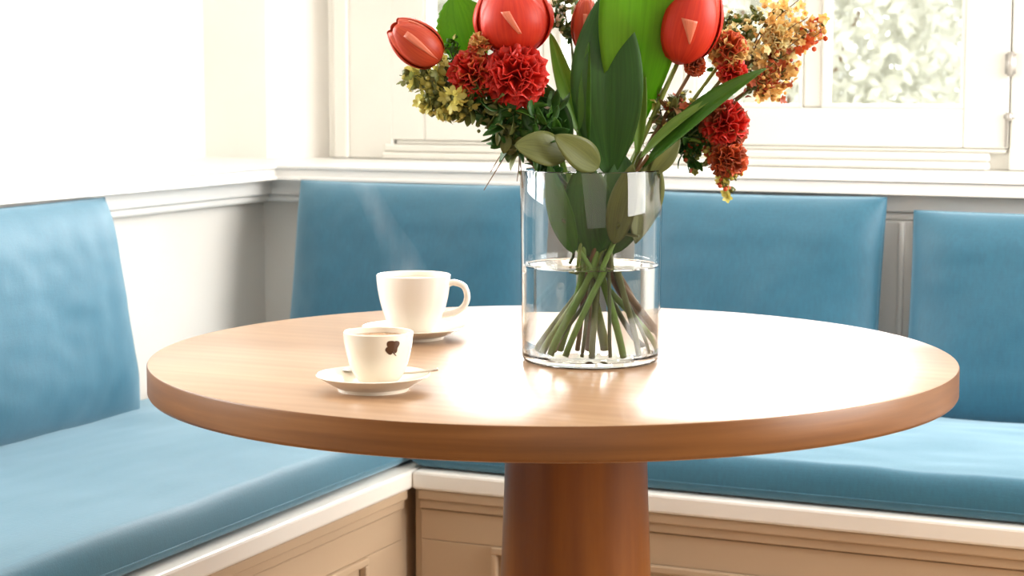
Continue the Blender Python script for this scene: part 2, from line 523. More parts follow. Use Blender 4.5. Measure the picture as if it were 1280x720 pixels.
# ------------------------------------------------------------------ cushions
def cushion_bm(w, d, up, dn, r_up, seed, sag=.0, edge=.0, n=56, wr=.0015, pinch=.0, mid=.0, crown=0, crown_only=False):
    """w x d outline in xy centred on 0; up/dn heights of the crown above and below the seam plane z=mid."""
    b = bmesh.new(); uvl = b.loops.layers.uv.verify()

    def ax(k):
        t = -1+2*k/n
        return math.copysign(1-(1-abs(t))**1.7, t)
    grids = []
    for sgn in (1, -1):
        g = []
        for j in range(n+1):
            row = []
            for i in range(n+1):
                u, v = ax(i), ax(j)
                x = u*w/2*(1-pinch*(1-v*v)); y = v*d/2*(1-pinch*(1-u*u))
                s = min((1-abs(u))*w/2, (1-abs(v))*d/2)
                su, sv = (1-abs(u))*w/2, (1-abs(v))*d/2
                e = lambda q: math.sqrt(max(0, 1-(1-min(q/r_up, 1))**2))
                prof = e(su)*e(sv)
                cr = crown*(1-u*u)*(1-v*v)
                hgt = (up*prof+cr*1.0) if sgn > 0 else -(dn*prof)
                nz = noise.noise(Vector((x*7+seed, y*7, sgn)))*wr*3 + noise.noise(Vector((x*25+seed, y*25, sgn)))*wr
                row.append((x, y, mid+hgt+(nz*prof if sgn > 0 or not crown_only else 0), s))
            g.append(row)
        grids.append(g)
    V = [[[None]*(n+1) for _ in range(n+1)] for _ in range(2)]
    for si in range(2):
        for j in range(n+1):
            for i in range(n+1):
                if si == 1 and (i in (0, n) or j in (0, n)): V[1][j][i] = V[0][j][i]; continue
                V[si][j][i] = b.verts.new(grids[si][j][i][:3])
    for si in range(2):
        for j in range(n):
            for i in range(n):
                q = [V[si][j][i], V[si][j][i+1], V[si][j+1][i+1], V[si][j+1][i]]
                f = b.faces.new(q if si == 0 else q[::-1])
    return b


def rim_path(w, d, pinch, mid, n=24):
    pts = []
    for k in range(n): u = -1+2*k/n; pts.append(Vector((u*w/2, -d/2*(1-pinch*(1-u*u)), mid)))
    for k in range(n): v = -1+2*k/n; pts.append(Vector((w/2*(1-pinch*(1-v*v)), v*d/2, mid)))
    for k in range(n): u = 1-2*k/n; pts.append(Vector((u*w/2, d/2*(1-pinch*(1-u*u)), mid)))
    for k in range(n+1): v = 1-2*k/n; pts.append(Vector((-w/2*(1-pinch*(1-v*v)), v*d/2, mid)))
    return pts


def seat_cushion(x0, x1, y0, y1, label, seed):
    w, d = x1-x0, y1-y0
    root = empty('seat_cushion', ((x0+x1)/2, (y0+y1)/2, ZC+.0005)); tag(root, label, 'cushion')
    b = cushion_bm(w, d, .050, .019, .026, seed, mid=.0195, crown=.014, crown_only=True, wr=.0015, n=90)
    obj('cover', b, M_fab, root)
    b = bmesh.new(); add_tube(b, rim_path(w, d, 0, .0195), .0013, seg=6, cap=False)
    obj('piping', b, M_fab, root)
    return root


seat_cushion(-2.235, -1.582, .35, 3.66, 'long light blue linen seat cushion on the left bench', 1.3)
seat_cushion(-1.570, .95, 3.024, 3.66, 'long blue linen seat cushion on the bench under the back window, behind the table', 7.7)


def back_cushion(cx, cy, zb, w, h, face, lean, label, seed, t=.052, pinch=.012):
    """stands on its long edge; face: rotation about z; lean: angle backwards"""
    root = empty('back_cushion', (cx, cy, zb), face); tag(root, label, 'cushion', None)
    b = cushion_bm(w, h, t, t*.8, .10, seed, mid=0, crown=.012, wr=.0022, pinch=pinch, n=72)
    R = Matrix.Translation((0, 0, 0)) @ Matrix.Rotation(PI/2-lean, 4, 'X') @ Matrix.Translation((0, h/2, 0))
    b.transform(R); obj('cover', b, M_fab, root)
    b = bmesh.new(); add_tube(b, rim_path(w, h, pinch, 0), .0016, seg=6, cap=False); b.transform(R)
    obj('piping', b, M_fab, root)
    return root


back_cushion(-1.857, 3.545, .462, .580, .437, 0, .17, 'blue back cushion left of the vase, behind the two coffee cups', 2.2)
back_cushion(-1.070, 3.545, .462, .490, .432, 0, .17, 'blue back cushion directly to the right of the glass vase', 5.1)
back_cushion(-.43, 3.545, .462, .680, .408, 0, .17, 'blue back cushion at the far right edge, past the white upright', 8.4)
back_cushion(-2.160, 2.520, .462, .98, .430, PI/2, .17, 'pale sunlit blue back cushion against the left wall', 11.9)

# ------------------------------------------------------------------ table
TX, TY, TZ, TR = -.9987, 2.3523, .74, .55
tb = empty('round_table', (TX, TY, 0)); tag(tb, 'round cherry wood pedestal table with a thick top, carrying the vase and cups', 'table')
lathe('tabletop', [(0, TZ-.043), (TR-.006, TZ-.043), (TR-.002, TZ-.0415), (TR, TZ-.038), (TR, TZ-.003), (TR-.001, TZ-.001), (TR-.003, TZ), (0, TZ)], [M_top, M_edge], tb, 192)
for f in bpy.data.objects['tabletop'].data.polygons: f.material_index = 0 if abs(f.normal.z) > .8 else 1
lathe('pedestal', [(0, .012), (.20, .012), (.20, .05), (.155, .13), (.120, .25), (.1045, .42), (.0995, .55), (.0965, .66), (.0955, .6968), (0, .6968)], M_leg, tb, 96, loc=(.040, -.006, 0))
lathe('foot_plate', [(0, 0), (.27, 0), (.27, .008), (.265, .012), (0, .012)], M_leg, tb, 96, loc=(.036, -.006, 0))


# ------------------------------------------------------------------ cups and saucers
CR = Vector((.912, .410, 0)); CF = Vector((-.410, .912, 0))     # the bouquet's own right and back


def saucer(x, y, R, foot, h, label, m):
    root = empty('saucer', (x, y, TZ)); tag(root, label, 'saucer')
    lathe('dish', [(0, .003), (foot*.86, .003), (foot*.90, 0), (foot, 0), (foot*1.03, .004), (R*.80, h*.55), (R-.002, h-.0016), (R, h-.0004), (R-.0015, h+.0008),
                   (R*.80, h*.55+.0035), (foot*1.0, .0075), (foot*.8, .0065), (foot*.62, .006), (foot*.60, .0068), (foot*.55, .0062), (0, .006)], m, root, 96)
    return root


def cup(x, y, z0, prof_out, th, m, label, hdir, hpts, hr, mark=None):
    root = empty('coffee_cup', (x, y, z0)); tag(root, label, 'cup')
    inner = [(max(r-th, 0), z) for r, z in prof_out if z > .006][::-1]
    rt, zt = prof_out[-1]
    prof = [(0, .002)] + prof_out + [(rt-th*.5, zt+th*.35)] + inner + [(0, .006)]
    lathe('body', prof, m, root, 96)
    b = bmesh.new()
    path = catmull([Vector((hdir.x*a, hdir.y*a, c)) for a, c in hpts], 10)
    add_tube(b, path, hr, seg=12)
    obj('handle', b, m, root)
    return root


def prof_r(prof, z):
    for (r0, z0), (r1, z1) in zip(prof, prof[1:]):
        if z0 <= z <= z1 and z1 > z0: return r0+(r1-r0)*(z-z0)/(z1-z0)
    return prof[-1][0]


c1x, c1y = -1.0742, 1.976
s1 = saucer(c1x, c1y, .0695, .043, .0195, 'cream saucer with a teaspoon on it, nearest the table front', M_cer)
c1x, c1y = c1x+CR.x*.0065, c1y+CR.y*.0065
P1 = [(.0215, 0), (.0225, .0015), (.0225, .0035), (.0265, .008), (.0315, .016), (.0355, .026), (.0390, .039), (.0412, .051), (.0422, .060), (.0425, .065)]
cup1 = cup(c1x, c1y, TZ+.0063, P1, .0032, M_cer, 'small cream coffee cup with a brown clover mark, nearest cup to the viewer', Vector((CR*.42+CF*.9)).normalized(),
           [(.037, .052), (.052, .055), (.061, .046), (.056, .030), (.036, .023)], .0036)
lathe('coffee', [(0, .040), (.0352, .040), (.0388, .0585), (.0368, .0592), (0, .0592)], M_esp, None, 64, loc=(c1x, c1y, TZ+.0063))
tag(bpy.data.objects['coffee'], 'tan crema-topped coffee filling the small marked cup', 'coffee')
# brown clover-like mark printed on the cup, wrapped on its side
mk = bmesh.new()
th0 = math.atan2(-CF.y, -CF.x)
shape = [(0, .0062, .0044, .0050), (.0075, .0062, .0036, .0044), (-.0010, .0000, .0046, .0048), (.0052, .0010, .0040, .0046)]


def on_cup(a, z):
    r = prof_r(P1, z)+.0002
    return Vector((r*math.cos(th0+a), r*math.sin(th0+a), z))


for (dx, dz, ra, rb) in shape:
    ctr = mk.verts.new(on_cup((.0180+dx)/.041, .0480+dz)); ring = []
    for k in range(20):
        q = 2*PI*k/20; rr = 1+.12*math.sin(3*q+dx*900)
        ring.append(mk.verts.new(on_cup((.0180+dx+1.15*ra*rr*math.cos(q))/.041, .0480+dz+1.15*rb*rr*math.sin(q))))
    for k in range(20): mk.faces.new((ctr, ring[k], ring[(k+1) % 20]))
tl = [on_cup((.0180+.003+.0055*t)/.041, .0480-.002-.0078*t+.002*t*t) for t in (0, .25, .5, .75, 1)]
add_tube(mk, tl, .0009, .0005, seg=6)
obj('clover_mark', mk, M_mark, cup1)
# teaspoon on the saucer, bowl behind the cup, handle over the right rim
sp = empty('teaspoon', (c1x, c1y, TZ+.012)); tag(sp, 'small steel teaspoon resting on the near saucer', 'spoon')
b = bmesh.new()
a0 = CR*-.030+CF*.042; a1 = CR*.066+CF*.004
pth = catmull([a0+Vector((0, 0, .004)), a0.lerp(a1, .35)+Vector((0, 0, .0045)), a0.lerp(a1, .7)+Vector((0, 0, .0065)), a1+Vector((0, 0, .0115)), a1+CR*.006+Vector((0, 0, .0125))])
add_tube(b, pth, .0011, .0018, seg=8); obj('spoon_handle', b, M_metal, sp)
b = bmesh.new(); dr = (a0-a1).normalized(); pr = Vector((-dr.y, dr.x, 0))
add_patch(b, lambda s, t: a0+dr*(.022*t-.002)+pr*s*.0075*math.sqrt(max(0, 1-(2*t-1)**2))+Vector((0, 0, .0035+.003*(s*s+(2*t-1)**2)*.5)), 8, 12)
o = obj('spoon_bowl', b, M_metal, sp); md = o.modifiers.new('thick', 'SOLIDIFY'); md.thickness = .0008

c2x, c2y = -1.2395, 2.405
s2 = saucer(c2x, c2y, .0765, .044, .0175, 'cream saucer under the larger plain white cup', M_cer)
b = bmesh.new()
for k in range(3):
    t = 2*PI*k/3+.4; add_lathe(b, [(0, .0), (.0040, .0002), (.0046, -.001), (0, -.0012)], 16, cx=.0034*math.cos(t), cy=.0034*math.sin(t))
b.transform(Matrix.Translation((CF*-.0635+CR*-.003)+Vector((0, 0, .0168))))
obj('printed_mark', b, M_mark, s2)
P2 = [(.0270, 0), (.0285, .0015), (.0290, .005), (.0350, .012), (.0410, .023), (.0460, .037), (.0500, .053), (.0525, .068), (.0537, .080), (.0540, .087)]
cup2 = cup(c2x, c2y, TZ+.0063, P2, .0032, M_cer2, 'larger plain white coffee cup, steaming, behind the small marked cup', (CR*1.0-CF*.12).normalized(),
           [(.0500, .0740), (.0600, .0765), (.0740, .0710), (.0790, .0560), (.0740, .0420), (.0600, .0325), (.0420, .0290)], .0046)
o = lathe('coffee', [(0, .050), (.044, .050), (.0500, .0800), (0, .0800)], M_lat, None, 64, loc=(c2x, c2y, TZ+.0063))
tag(o, 'pale milky coffee filling the larger plain cup', 'coffee')

# faint steam curling up from the larger cup
M_steam = bpy.data.materials.new('steam'); M_steam.use_nodes = True
_n = M_steam.node_tree; _n.nodes.clear(); _o = _n.nodes.new('ShaderNodeOutputMaterial'); _v = _n.nodes.new('ShaderNodeVolumePrincipled')
_v.inputs['Color'].default_value = (.98, .99, 1, 1); _v.inputs['Density'].default_value = 2.2; _v.inputs['Anisotropy'].default_value = .2
_tc = _n.nodes.new('ShaderNodeTexCoord'); _ns = _n.nodes.new('ShaderNodeTexNoise'); _ns.inputs['Scale'].default_value = 22; _ns.inputs['Detail'].default_value = 3
_mp = _n.nodes.new('ShaderNodeMapping'); _mp.inputs['Scale'].default_value = (1.6, 1.6, .5)
_rp = _n.nodes.new('ShaderNodeMapRange'); _rp.inputs[1].default_value = .42; _rp.inputs[2].default_value = .7; _rp.inputs[3].default_value = .5; _rp.inputs[4].default_value = 4.5
_n.links.new(_tc.outputs['Object'], _mp.inputs[0]); _n.links.new(_mp.outputs[0], _ns.inputs['Vector']); _n.links.new(_ns.outputs['Fac'], _rp.inputs[0])
_n.links.new(_rp.outputs[0], _v.inputs['Density']); _n.links.new(_v.outputs[0], _o.inputs['Volume'])
b = bmesh.new()
sp_ = catmull([(CR*q+Vector((0, 0, z))) for q, z in ((-.012, 0), (-.022, .035), (-.045, .075), (-.062, .110), (-.085, .145), (-.11, .175))], 8)
rings = []
nn = len(sp_)
for i, p in enumerate(sp_):
    t = i/(nn-1); rr = .030*(1-t)**.25*(1-.35*math.sin(PI*t))
    rings.append([b.verts.new(p+CR*rr*1.25*math.cos(2*PI*k/16)+CF*rr*.7*math.sin(2*PI*k/16)) for k in range(16)])
rings[-1:] = []
for a, c in zip(rings, rings[1:]):
    for k in range(16): b.faces.new((a[k], a[(k+1) % 16], c[(k+1) % 16], c[k]))
b.faces.new(rings[0][::-1]); b.faces.new(rings[-1])
for v in [v for v in b.verts if not v.link_faces]: b.verts.remove(v)
tag(obj('steam', b, M_steam, None, loc=(c2x, c2y, TZ+.096)), 'faint white steam rising from the larger plain cup', 'steam', kind='stuff')

# ------------------------------------------------------------------ vase and water
VX, VY = -.9246, 2.3133
vase = lathe('glass_vase', [(0, 0), (.086, 0), (.0905, .002), (.0925, .006), (.0930, .03), (.0938, .10), (.0948, .18), (.0955, .2555), (.0948, .2572), (.0938, .2572),
                            (.0928, .2555), (.0921, .18), (.0911, .10), (.0903, .035), (.0893, .013), (.0860, .008), (0, .007)], M_glass, None, 128, loc=(VX, VY, TZ))
tag(vase, 'tall clear glass cylinder vase, half filled with water, holding the bouquet', 'vase')
wat = lathe('water', [(0, .0072), (.0855, .0082), (.0891, .013), (.09015, .035), (.0909, .10), (.09125, .130), (.0905, .1285), (.086, .1278), (0, .1278)], M_water, None, 128, loc=(VX, VY, TZ))
tag(wat, 'clear water filling the lower half of the glass vase', 'water')

# ------------------------------------------------------------------ bouquet
BASE = Vector((-.921, 2.315, TZ))
PXM = 938.0


def B(px, py, v=0.0):
    """point of the bouquet: px to the right, py up (measured on a plane through the vase axis), v metres back"""
    return BASE + CR*((px-742)/PXM) + CF*v + Vector((0, 0, (450-py)/PXM))


COUNT = [0]


def stem_path(end, ang, rfoot=.074, exit_r=None, waist=.045, droop=None, short=False):
    """from the vase floor, through the tied waist, over the rim and to the flower"""
    e = Vector(end)-BASE
    rnd = random.Random(int(ang*100)+int(e.x*1e4)+int(e.z*1e4))
    COUNT[0] += 0 if short else 1
    ang = COUNT[0]*2.39996+.4; rfoot = .082*math.sqrt(((COUNT[0]*7) % 19+4)/23)
    foot = BASE+CR*(rfoot*math.cos(ang))+CF*(rfoot*math.sin(ang))+Vector((0, 0, .0150))
    hr = Vector((e.x, e.y, 0)); n = hr.length
    hd = hr/n if n > 1e-4 else CR
    wz = rnd.uniform(.145, .175)
    wp = BASE+hd*rnd.uniform(.0, .018)+CR*rnd.uniform(-.016, .016)+CF*rnd.uniform(-.016, .016)+Vector((0, 0, wz))
    pts = [foot, wp] if not short else [foot.lerp(wp, .80), wp]
    if e.z > .27 or n > .085:
        x = n*(.262-.16)/max(e.z-.16, .10)
        x = min(x, exit_r or .078)
        pts.append(BASE+hd*x+Vector((0, 0, .262)))
    if droop: pts += [Vector(d) for d in droop]
    pts.append(Vector(end))
    return catmull(pts, 9)


def stem(root, path, m, r0=.0033, r1=.0024, name='stem'):
    if m is M_stem: m = random.choice([M_stem, M_llight, M_lolive, M_stembr])
    b = bmesh.new(); inv = -root.location
    add_tube(b, [p+inv for p in path], r0, r1, seg=8)
    return obj(name, b, m, root)


def leaf_bm(b, base, tip, width, nrm, bend=.0, fold=.15, peak=.45, wavy=0, serr=0, blunt=1.0, mi=0, nu=8, nv=18, twist=0):
    base = Vector(base); tip = Vector(tip); d, a, e = frame_of(tip-base, Vector(nrm))
    Lg = (tip-base).length                        # a: leaf normal, e: side
    ph = random.uniform(0, 6)

    def fn(s, t):
        w = width/2*(math.sin(PI*min(1, max(0, t**(math.log(.5)/math.log(peak)))))**(.75*blunt))+.0008
        if serr: w *= 1+serr*math.sin(t*70)
        tw = twist*t
        ee = e*math.cos(tw)+a*math.sin(tw); aa = a*math.cos(tw)-e*math.sin(tw)
        p = base+d*Lg*t+a*bend*math.sin(PI*t)*Lg
        p += ee*s*w+aa*(abs(s)*w*fold*2+wavy*width*math.sin(9*t+ph+s)*abs(s))
        return p
    add_patch(b, fn, nu, nv, mi)


def solid(o, t):
    md = o.modifiers.new('thick', 'SOLIDIFY'); md.thickness = t; md.offset = 0


def leaf(root, m, *a, name='leaf', **k):
    b = bmesh.new(); leaf_bm(b, *a, **k); b.transform(Matrix.Translation(-root.location))
    o = obj(name, b, m, root); solid(o, .0006); return o


def flower_root(name, path, label, cat, group=None):
    r = empty(name, path[0]); tag(r, label, cat, group); return r


def tulip_petals(root, c, axis, Lg, Wd, m, n=6, open_=0.0, streak=None, hint=(0, 0, 1)):
    """c: base of the bloom"""
    c = Vector(c); d, a, e = frame_of(Vector(axis), Vector(hint))
    for k in range(n):
        inner = k % 2
        ph = 2*PI*k/n; sc = .90 if inner else 1.0
        b = bmesh.new(); off = random.uniform(-.04, .04)

        def fn(s, t, ph=ph, sc=sc, off=off):
            tt = t*.97
            r = Wd/2*sc*(math.sin(PI*(.05+.89*tt**.9))**.62)*(1+open_*t*t)
            if t < .02: r *= .5
            half = .92*(1-max(0, t-.6)**2*2.2)*(.45+.55*min(1, t*5))
            half = max(half, .02)
            an = ph+off+s*half
            edge = .0012*(s*s)
            r2 = r*(1+.05*(1-s*s))+edge
            z = Lg*(tt-.04*s*s*t)
            return c-root.location+d*z+(a*math.cos(an)+e*math.sin(an))*r2
        add_patch(b, fn, 10, 16)
        if streak and k in streak:
            t0, t1, w0, w1, sl = streak[k]
            add_patch(b, lambda s, t, fn=fn: fn(s*(w0+(w1-w0)*t)+sl*(t-.5), t0+(t1-t0)*t)+((fn(s*.1+sl*(t-.5), t0+(t1-t0)*t)-(c-root.location+d*Lg*.45)).normalized()*.0009), 3, 10, 1)
        o = obj('petal', b, [m, M_streak], root); solid(o, .0008)


def ruffle_bloom(root, c, axis, R, m, m2=None, n=46, name='bloom', depth=.75):
    c = Vector(c)-root.location; d, a, e = frame_of(Vector(axis))
    b = bmesh.new(); ga = PI*(3-math.sqrt(5))
    for k in range(n):
        q = (k+.5)/n
        pol = math.acos(1-q*1.45); az = ga*k+random.uniform(-.3, .3)
        dr = d*math.cos(pol)+(a*math.cos(az)+e*math.sin(az))*math.sin(pol)
        _, pa, pe = frame_of(dr, d if pol > .2 else a)
        rot = random.uniform(-.9, .9); pa, pe = pa*math.cos(rot)+pe*math.sin(rot), pe*math.cos(rot)-pa*math.sin(rot)
        Lp = R*random.uniform(.88, 1.06)*(1-.12*q); wd = R*random.uniform(.5, .75); ph = random.uniform(0, 6); am = R*.16

        def fn(s, t, dr=dr, pa=pa, pe=pe, Lp=Lp, wd=wd, ph=ph, am=am):
            w = wd*(.15+.85*t**.9)
            serr = 1+.07*math.sin(s*17+ph)*(t > .8)
            return c-d*R*.15+dr*Lp*(t*serr)*(1-.16*s*s)*depth**0+pe*s*w*.8+pa*(am*t*math.sin(s*6+ph)+R*.10*t*t*s*s)
        add_patch(b, fn, 9, 5, 1 if (m2 and random.random() < .5) else 0)
    o = obj(name, b, [m, m2 or m], root); solid(o, .0005)
    return o


def calyx(root, c, axis, r, Lg, m=None):
    c = Vector(c)-root.location; d, a, e = frame_of(Vector(axis)); b = bmesh.new()
    add_tube(b, [c-d*Lg, c-d*Lg*.6, c-d*Lg*.2, c], r*.35, r, seg=10)
    obj('calyx', b, m or M_lmid, root)


def florets(root, paths, m, n, size, spread, m2=None, name='florets', rnd=None, side=0):
    """clusters of tiny buds along twigs"""
    b = bmesh.new(); rnd = rnd or random
    for k in range(n):
        p = rnd.choice(paths); t = rnd.random()**.7
        q = p[int(t*(len(p)-1))]-root.location+Vector((rnd.gauss(0, 1), rnd.gauss(0, 1), rnd.gauss(0, 1)))*spread
        s = size*rnd.uniform(.6, 1.25); mi = 1 if (m2 and rnd.random() < .4) else 0
        if rnd.random() < .45:
            r_ = bmesh.ops.create_icosphere(b, subdivisions=1, radius=s*.5, matrix=Matrix.Translation(q))
            for v in r_['verts']:
                for f in v.link_faces: f.material_index = mi
        else:
            d0 = Vector((rnd.gauss(0, 1), rnd.gauss(0, 1), rnd.gauss(.3, 1))).normalized()
            _, fa, fe = frame_of(d0, Vector((rnd.gauss(0, 1), rnd.gauss(0, 1), rnd.gauss(0, 1))))
            for j in range(5):
                an = 2*PI*j/5
                dd = (fa*math.cos(an)+fe*math.sin(an))+d0*.45
                leaf_bm(b, q, q+dd*s, s*.55, d0, fold=.1, mi=mi, nu=2, nv=3, peak=.6)
    o = obj(name, b, [m, m2 or m], root); o['kind'] = 'stuff'
    return o


def twigs(root, origin, tips, m, r=.0012, name='twig', bow=.01):
    b = bmesh.new(); out = []
    for t in tips:
        o_ = Vector(origin); t = Vector(t)
        mid = o_.lerp(t, .5)+Vector((random.uniform(-1, 1), random.uniform(-1, 1), random.uniform(-.2, 1)))*bow
        p = catmull([o_, mid, t], 8); out.append(p)
        add_tube(b, [q-root.location for q in p], r, r*.5, seg=6)
    obj(name, b, m, root); return out


def small_leaves(root, paths, m, n, Ls, Ws, name='foliage', m2=None, bias=Vector((0, 0, 0))):
    b = bmesh.new()
    for k in range(n):
        p = random.choice(paths); i = random.randrange(len(p))
        q = p[i]-root.location
        d = (Vector((random.gauss(0, 1), random.gauss(0, 1), random.gauss(.2, 1))).normalized()+bias).normalized()
        leaf_bm(b, q, q+d*Ls*random.uniform(.6, 1.3), Ws*random.uniform(.7, 1.2), (random.gauss(0, 1), random.gauss(0, 1), random.gauss(0, 1)), bend=.08, nu=4, nv=7, mi=1 if (m2 and random.random() < .4) else 0)
    o = obj(name, b, [m, m2 or m], root); solid(o, .0004); o['kind'] = 'stuff'
    return o


ANG = [k*2*PI/19+.2 for k in range(40)]

# -- tulips
def tulip(base, tip, Wd, ang, label, m, v_=0, streak=None, n=6, exit_r=None, open_=0, hint=(0, 0, 1), rf=.074):
    base = Vector(base); tip = Vector(tip); ax = tip-base
    path = stem_path(base, ang, rf, exit_r); r = flower_root('tulip', path, label, 'flower')
    stem(r, path, M_stem, .0046, .0032)
    tulip_petals(r, base, ax, ax.length, Wd, m, n, open_, streak, hint)
    return r


HB = tuple(-CF)
tulip(B(550, 74, -.03), B(492, 31, -.05), .056, 3.5, 'orange-red tulip bud leaning out at the far left of the bouquet', M_redor, streak={0: (.10, .80, .03, .22, .1), 1: (.35, .85, .02, .10, .2)}, hint=HB)
r = tulip(B(645, 66, -.015), B(636, -22, -.03), .100, 2.7, 'big red tulip above the ruffled carnation, left of centre', M_red, streak={0: (.36, .68, .05, .13, -.35)}, open_=.10, hint=HB)
r = tulip(B(843, 77, -.02), B(868, -32, -.045), .086, 5.6, 'big red tulip at the top right of the bouquet, beside the broad leaf', M_red, streak={0: (.30, .56, .02, .26, -.2)}, open_=.05, hint=HB)
r = tulip(B(727, 60, .00), B(731, -4, -.005), .034, 4.4, 'slim closed red bud standing left of the broad central leaf', M_redor, streak={0: (.4, .7, .05, .2, 0)}, hint=HB)


# -- carnations
def carnation(c, axis, R, ang, label, m, m2=None, n=46, name='carnation', exit_r=None, droop=None, sm=None):
    c = Vector(c); axis = Vector(axis).normalized(); base = c-axis*R*.9
    path = stem_path(base, ang, exit_r=exit_r, droop=droop); r = flower_root(name, path, label, 'flower')
    stem(r, path, sm or M_stem, .0040, .0024)
    calyx(r, c-axis*R*.15, axis, R*.30, R*.75)
    ruffle_bloom(r, c, axis, R, m, m2, n)
    return r


carnation(B(643, 91, -.045), -CF*.9+CR*-.1+Vector((0, 0, .35)), .046, 3.0, 'full ruffled red carnation at left, below the big red tulip', M_carn, n=60)
carnation(B(590, 90, -.035), -CF*.8+CR*-.4+Vector((0, 0, .35)), .036, 3.2, 'ruffled orange-red carnation touching the red one, below the round leaf', M_carno, M_carn, n=60)
carnation(B(600, 54, -.045), -CF*.8+CR*-.2+Vector((0, 0, .6)), .018, 2.9, 'tiny orange bud in front of the round bright leaf', M_carno, M_gold, n=20, name='flower_bud')
carnation(B(864, 80, -.03), -CF*.9+CR*.1+Vector((0, 0, .25)), .0165, 5.8, 'small rust-red flower just under the right-hand red tulip', M_rust, M_carno, n=30, name='small_carnation')
carnation(B(906, 60, -.02), -CF*.8+CR*.2+Vector((0, 0, .5)), .029, 6.0, 'golden orange ruffled flower right of the right-hand tulip', M_gold, M_carno, n=50)
carnation(B(910, 88, -.025), -CF*.9+CR*.1+Vector((0, 0, -.1)), .022, .15, 'orange-red ruffled flower under the golden one at right', M_carno, M_carn, n=34, name='small_carnation')
carnation(B(905, 152, -.015), -CF*.8+CR*.5+Vector((0, 0, .1)), .035, .35, 'dark red ruffled flower hanging low at the right, under the long leaf', M_carn, M_rust, n=50, exit_r=.086)
carnation(B(908, 196, -.015), -CF*.8+CR*.4+Vector((0, 0, -.3)), .029, .5, 'rust-orange ruffled flower at the low right, lowest bloom of the bouquet', M_rust, M_carno, n=40, exit_r=.087, droop=[B(858, 172, -.01)])
carnation(B(955, 97, .00), -CF*.7+CR*.4+Vector((0, 0, .2)), .020, .05, 'orange-gold flower amid the sprigs at the far right', M_carno, M_gold, n=36, name='small_carnation')
carnation(B(968, 45, .00), -CF*.7+CR*.2+Vector((0, 0, .6)), .021, 6.2, 'pale yellow flower amid the sprigs at the upper right', M_pale, M_gold, n=34, name='small_carnation')


# -- broad and strap leaves
def leafstalk(name, base, ang, label, m_stem=None, rf=.07, exit_r=None):
    path = stem_path(base, ang, rf, exit_r, short=True); r = flower_root(name, path, label, 'leaf')
    stem(r, path, m_stem or M_stem, .0028, .0022); return r


nF = -CF
r = leafstalk('broad_leaf', B(757, 212, -.03), 4.2, 'broad dark green upright leaf in the centre front of the bouquet')
leaf(r, M_ldark, B(760, 218, -.03), B(757, -14, -.035), .094, nF+CR*-.2, bend=.05, fold=.10, peak=.50, wavy=.03, nv=26, nu=12, name='blade')
r = leafstalk('broad_leaf', B(778, 190, .01), 1.2, 'broad bright green leaf behind the dark central leaf, reaching the top edge')
leaf(r, M_lbright, B(785, 185, .03), B(797, -118, -.115), .112, nF+CR*.2, bend=.03, fold=.08, peak=.58, wavy=.02, nv=26, nu=12, name='blade')
r = leafstalk('round_leaf', B(590, 76, .01), 2.2, 'round bright green scalloped leaf at upper left, behind the tulip bud')
leaf(r, M_lbright, B(592, 80, .01), B(568, -6, .00), .072, nF+CR*-.1, bend=.03, fold=.05, peak=.5, serr=.05, nv=40, blunt=.75, nu=10, name='blade')
r = leafstalk('strap_leaf', B(720, 158, -.01), 3.9, 'narrow light green pointed leaf standing left of the dark central leaf')
leaf(r, M_llight, B(724, 165, -.01), B(686, 40, -.015), .024, nF, bend=-.03, fold=.35, peak=.42, nv=20, name='blade')
r = leafstalk('strap_leaf', B(731, 190, -.025), 4.0, 'slim mid green leaf hugging the left edge of the dark central leaf')
leaf(r, M_lmid, B(731, 200, -.025), B(733, 52, -.045), .017, nF+CR*-.4, bend=.05, fold=.3, name='blade')
r = leafstalk('strap_leaf', B(797, 185, -.02), 5.0, 'slim bright green upright leaf just right of the dark central leaf')
leaf(r, M_llight, B(794, 192, -.02), B(802, 84, -.02), .014, nF, bend=.02, fold=.3, name='blade')
r = leafstalk('strap_leaf', B(806, 190, -.045), 5.4, 'long dark green strap leaf slanting out to the right over the rim', exit_r=.07)
leaf(r, M_lmid, B(800, 205, -.04), B(948, 84, -.06), .042, nF*.6+Vector((0, 0, .8)), bend=.05, fold=.16, peak=.55, nv=26, twist=.35, name='blade')
r = leafstalk('strap_leaf', B(800, 186, -.03), 5.2, 'narrow yellow-green leaf lying along the long slanting strap leaf')
leaf(r, M_llight, B(797, 194, -.035), B(888, 118, -.05), .016, nF*.6+Vector((0, 0, .8)), bend=.06, fold=.2, name='blade')
r = leafstalk('olive_leaf', B(700, 195, -.055), 3.6, 'wide olive green leaf drooping over the left rim of the vase')
leaf(r, M_lolive, B(708, 190, -.050), B(642, 176, -.085), .045, nF+Vector((0, 0, .35)), bend=.10, fold=.06, peak=.5, name='blade')
r = leafstalk('olive_leaf', B(735, 200, -.06), 4.5, 'olive green leaf tip bending over the vase rim left of centre')
leaf(r, M_lolive, B(745, 205, -.055), B(690, 164, -.092), .040, nF+Vector((0, 0, .2)), bend=.06, fold=.05, peak=.42, name='blade')
r = leafstalk('olive_leaf', B(795, 290, -.04), 5.6, 'large olive leaf pressed inside the glass at the right')
leaf(r, M_lolive, B(792, 300, -.030), B(816, 196, -.035), .047, nF+CR*.3, bend=-.06, fold=.12, peak=.55, name='blade')
leaf(r, M_lolive, B(810, 214, -.035), B(846, 168, -.03), .024, nF+CR*.3, bend=.06, fold=.12, name='leaf_tip')
r = leafstalk('olive_leaf', B(770, 275, -.05), 5.1, 'upright olive leaf inside the glass right of centre')
leaf(r, M_lolive, B(765, 300, -.035), B(786, 200, -.065), .036, nF+CR*-.2, bend=.04, fold=.1, name='blade')
